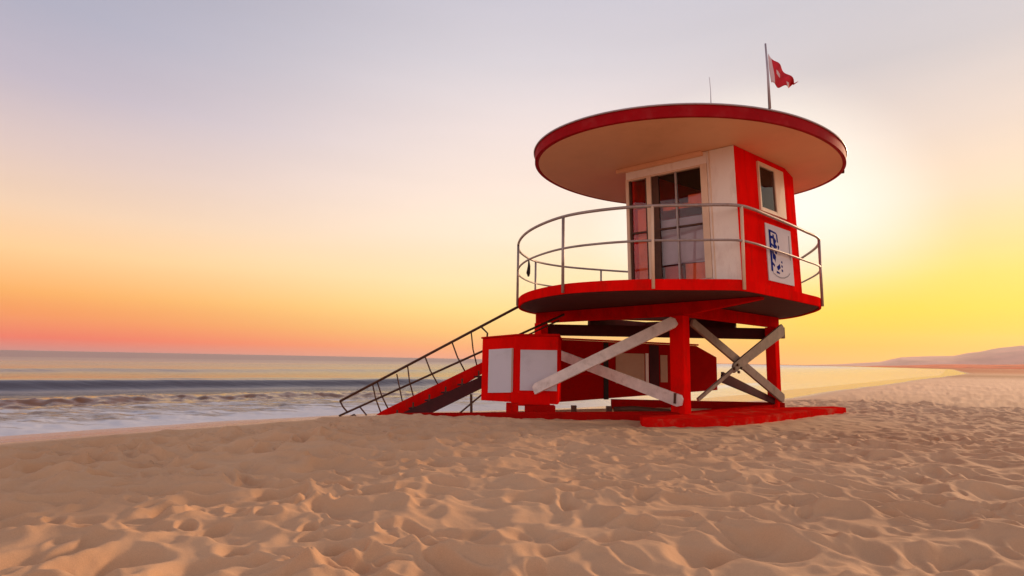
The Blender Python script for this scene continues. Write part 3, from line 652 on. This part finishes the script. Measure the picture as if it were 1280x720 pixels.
# hills across the bay
def hills(name, prof, r0, depth, m, seed):
    az = np.radians(np.arange(prof[0][0], prof[-1][0]+.01, .12)); deg = np.degrees(az)
    hh = np.interp(deg, [p[0] for p in prof], [p[1] for p in prof])
    rws = 16; co = []; 
    for i in range(rws):
        t = i/(rws-1); prf = math.sin(math.pi*min(t/.9, 1.))**.7 if t > 0 else 0
        r_ = r0+depth*(t-.5)+0*az
        x = r_*np.sin(az); y = r_*np.cos(az)
        h = hh*prf*(1+.22*fbm(x/(depth*.28), y/(depth*.28), 5, seed))-3
        co += list(zip(x, y, h))
    na = len(az)
    f = [(i*na+j, i*na+j+1, (i+1)*na+j+1, (i+1)*na+j) for i in range(rws-1) for j in range(na-1)]
    return tag(MB().add(co, f).build(name, m, None, smooth=True), None, None, kind='structure')
mh = mat('hillside with painted haze', (.78, .46, .38, 1), .95, var=.3, vscale=.002)  # pale distance haze mixed into the hill colour
mb_ = mat('sandy bluff', (.80, .15, .05, 1), .95, var=.3, vscale=.02)
hills('hills', [(27, 0), (31, 18), (34, 45), (35.5, 85), (39, 110), (41, 165), (43, 205), (47, 260), (56, 340), (70, 260), (85, 0)], 6200, 2200, mh, 5)
hills('bluff', [(31, 0), (34, 8), (38, 15), (42, 20), (50, 30), (70, 34), (85, 10)], 2600, 700, mb_, 9)

# sea haze
hm = bpy.data.materials.new('haze'); hm.use_nodes = True; hn = hm.node_tree
hn.nodes.remove(hn.nodes['Principled BSDF'])
pv = hn.nodes.new('ShaderNodeVolumePrincipled'); pv.inputs['Density'].default_value = 4.5e-5; pv.inputs['Color'].default_value = (1., .80, .66, 1); pv.inputs['Anisotropy'].default_value = .35
hn.links.new(pv.outputs[0], hn.nodes['Material Output'].inputs['Volume'])
hz_ = MB().add([(x, y, z) for z in (-6, 480) for x, y in ((-8200, -8200), (8200, -8200), (8200, 8200), (-8200, 8200))], [(3, 2, 1, 0), (4, 5, 6, 7), (0, 1, 5, 4), (1, 2, 6, 5), (2, 3, 7, 6), (3, 0, 4, 7)]).build('haze', hm)
tag(hz_, None, None, kind='stuff')

# ------------------------------------------------------------------ sky and sun
SUN_AZ, SUN_EL = 53., 13.; GLOW_AZ, GLOW_EL = 24., 11.
w = bpy.data.worlds.new('World'); scene.world = w; w.use_nodes = True; nt = w.node_tree; L = nt.links.new
bg = nt.nodes['Background']
tc = nt.nodes.new('ShaderNodeTexCoord'); sep = nt.nodes.new('ShaderNodeSeparateXYZ')
nrm = nt.nodes.new('ShaderNodeVectorMath'); nrm.operation = 'NORMALIZE'
L(tc.outputs['Generated'], nrm.inputs[0]); L(nrm.outputs[0], sep.inputs[0])
def ramp(stops):
    r = nt.nodes.new('ShaderNodeValToRGB'); e = r.color_ramp.elements
    for i, (p, c) in enumerate(stops):
        x = e[i] if i < 2 else e.new(p)
        x.position = p; x.color = srgb(*c)
    sc_ = nt.nodes.new('ShaderNodeMath'); sc_.operation = 'MULTIPLY'; sc_.inputs[1].default_value = 1.5
    L(sep.outputs['Z'], sc_.inputs[0]); L(sc_.outputs[0], r.inputs[0]); return r.outputs[0]
def st_(l): return [(z*1.5, c) for z, c in l]
left = ramp(st_([(0, (205, 134, 134)), (.018, (250, 100, 84)), (.045, (255, 142, 70)), (.08, (255, 176, 90)), (.14, (255, 206, 148)), (.20, (240, 206, 176)), (.27, (220, 196, 188)), (.36, (190, 180, 192)), (.45, (170, 169, 186)), (.585, (160, 160, 178)), (.665, (150, 150, 165))]))
mid = ramp(st_([(0, (246, 164, 132)), (.02, (255, 174, 112)), (.05, (255, 204, 112)), (.09, (255, 222, 138)), (.14, (255, 227, 172)), (.22, (254, 230, 202)), (.30, (247, 226, 210)), (.40, (233, 217, 212)), (.50, (212, 205, 210)), (.585, (196, 192, 202)), (.665, (160, 158, 170))]))
right = ramp(st_([(0, (255, 186, 100)), (.03, (252, 190, 50)), (.05, (252, 202, 18)), (.085, (253, 213, 40)), (.13, (255, 215, 92)), (.18, (253, 214, 140)), (.25, (242, 214, 182)), (.34, (226, 207, 194)), (.44, (203, 195, 196)), (.585, (196, 194, 204)), (.665, (150, 150, 165))]))
back = ramp(st_([(0, (242, 214, 212)), (.10, (255, 230, 226)), (.25, (255, 238, 232)), (.40, (222, 210, 214)), (.62, (150, 148, 160))]))  # unseen sky behind the camera, brightened to fill the front faces
az = nt.nodes.new('ShaderNodeMath'); az.operation = 'ARCTAN2'; L(sep.outputs['X'], az.inputs[0]); L(sep.outputs['Y'], az.inputs[1])
def mr(src, a, b_, lo=0., hi=1.):
    n = nt.nodes.new('ShaderNodeMapRange'); n.interpolation_type = 'SMOOTHSTEP'
    n.inputs['From Min'].default_value = a; n.inputs['From Max'].default_value = b_; n.inputs['To Min'].default_value = lo; n.inputs['To Max'].default_value = hi
    L(src, n.inputs['Value']); return n.outputs[0]
def mix(f, a, b_):
    n = nt.nodes.new('ShaderNodeMix'); n.data_type = 'RGBA'; L(f, n.inputs[0])
    (L(a, n.inputs[6]) if not isinstance(a, tuple) else setattr(n.inputs[6], 'default_value', a))
    (L(b_, n.inputs[7]) if not isinstance(b_, tuple) else setattr(n.inputs[7], 'default_value', b_)); return n.outputs[2]
c = mix(mr(az.outputs[0], rad(-46), rad(2)), left, mid)
c = mix(mr(az.outputs[0], rad(6), rad(36)), c, right)
ab = nt.nodes.new('ShaderNodeMath'); ab.operation = 'ABSOLUTE'; L(az.outputs[0], ab.inputs[0])
c = mix(mr(ab.outputs[0], rad(60), rad(125)), c, back)
# glow round the hidden sun
def direction(a, e): return Vector((math.sin(rad(a))*math.cos(rad(e)), math.cos(rad(a))*math.cos(rad(e)), math.sin(rad(e))))
sv = direction(SUN_AZ, SUN_EL); gv = direction(GLOW_AZ, GLOW_EL)
#*math.cos(rad(SUN_EL)), math.cos(rad(SUN_AZ))*math.cos(rad(SUN_EL)), math.sin(rad(SUN_EL))))
dt = nt.nodes.new('ShaderNodeVectorMath'); dt.operation = 'DOT_PRODUCT'; L(nrm.outputs[0], dt.inputs[0]); dt.inputs[1].default_value = gv
g = mr(dt.outputs['Value'], math.cos(rad(17)), math.cos(rad(2)))
gz = mr(sep.outputs['Z'], .08, .26, .0, 1.)
gm = nt.nodes.new('ShaderNodeMath'); gm.operation = 'MULTIPLY'; L(g, gm.inputs[0]); L(gz, gm.inputs[1])
c = mix(gm.outputs[0], c, (1.03, .95, .83, 1))
# faint streaks of high thin cloud
mpp = nt.nodes.new('ShaderNodeMapping'); mpp.inputs['Scale'].default_value = (1.2, 1.2, 9); L(nrm.outputs[0], mpp.inputs['Vector'])
nz = nt.nodes.new('ShaderNodeTexNoise'); nz.inputs['Scale'].default_value = 1.3; nz.inputs['Detail'].default_value = 5; L(mpp.outputs[0], nz.inputs['Vector'])
nm = nt.nodes.new('ShaderNodeMapRange'); nm.inputs['From Min'].default_value = .3; nm.inputs['From Max'].default_value = .7; nm.inputs['To Min'].default_value = .975; nm.inputs['To Max'].default_value = 1.025; L(nz.outputs['Fac'], nm.inputs['Value'])
scl = nt.nodes.new('ShaderNodeVectorMath'); scl.operation = 'SCALE'; L(c, scl.inputs[0]); L(nm.outputs[0], scl.inputs['Scale'])
# the physical sky adds a little of its own light
sky = nt.nodes.new('ShaderNodeTexSky'); sky.sky_type = 'NISHITA'; sky.sun_disc = False
sky.sun_elevation = rad(SUN_EL); sky.sun_rotation = rad(SUN_AZ)
ks = nt.nodes.new('ShaderNodeVectorMath'); ks.operation = 'SCALE'; ks.inputs['Scale'].default_value = .004; L(sky.outputs[0], ks.inputs[0])
ad = nt.nodes.new('ShaderNodeVectorMath'); ad.operation = 'ADD'; L(scl.outputs[0], ad.inputs[0]); L(ks.outputs[0], ad.inputs[1])
L(ad.outputs[0], bg.inputs['Color']); bg.inputs['Strength'].default_value = 1.0

sl = bpy.data.lights.new('sun', 'SUN'); sl.energy = 2.7; sl.angle = rad(5); sl.color = (1., .66, .40)
so = bpy.data.objects.new('sun', sl); COL.objects.link(so); so.rotation_euler = sv.to_track_quat('Z', 'Y').to_euler()

# ------------------------------------------------------------------ camera
cam = bpy.data.cameras.new('camera'); co = bpy.data.objects.new('camera', cam); COL.objects.link(co)
cam.sensor_width = 36; cam.lens = 36*680/1280; cam.clip_start = .05; cam.clip_end = 60000
co.matrix_world = Matrix.Translation((0, 0, .95)) @ Matrix.Rotation(rad(97.5), 4, 'X') @ Matrix.Rotation(rad(1.1), 4, 'Z')
scene.camera = co
scene.view_settings.view_transform = 'Standard'; scene.view_settings.look = 'None'
scene.view_settings.exposure = .15; scene.view_settings.gamma = 1
scene.render.engine = 'CYCLES'
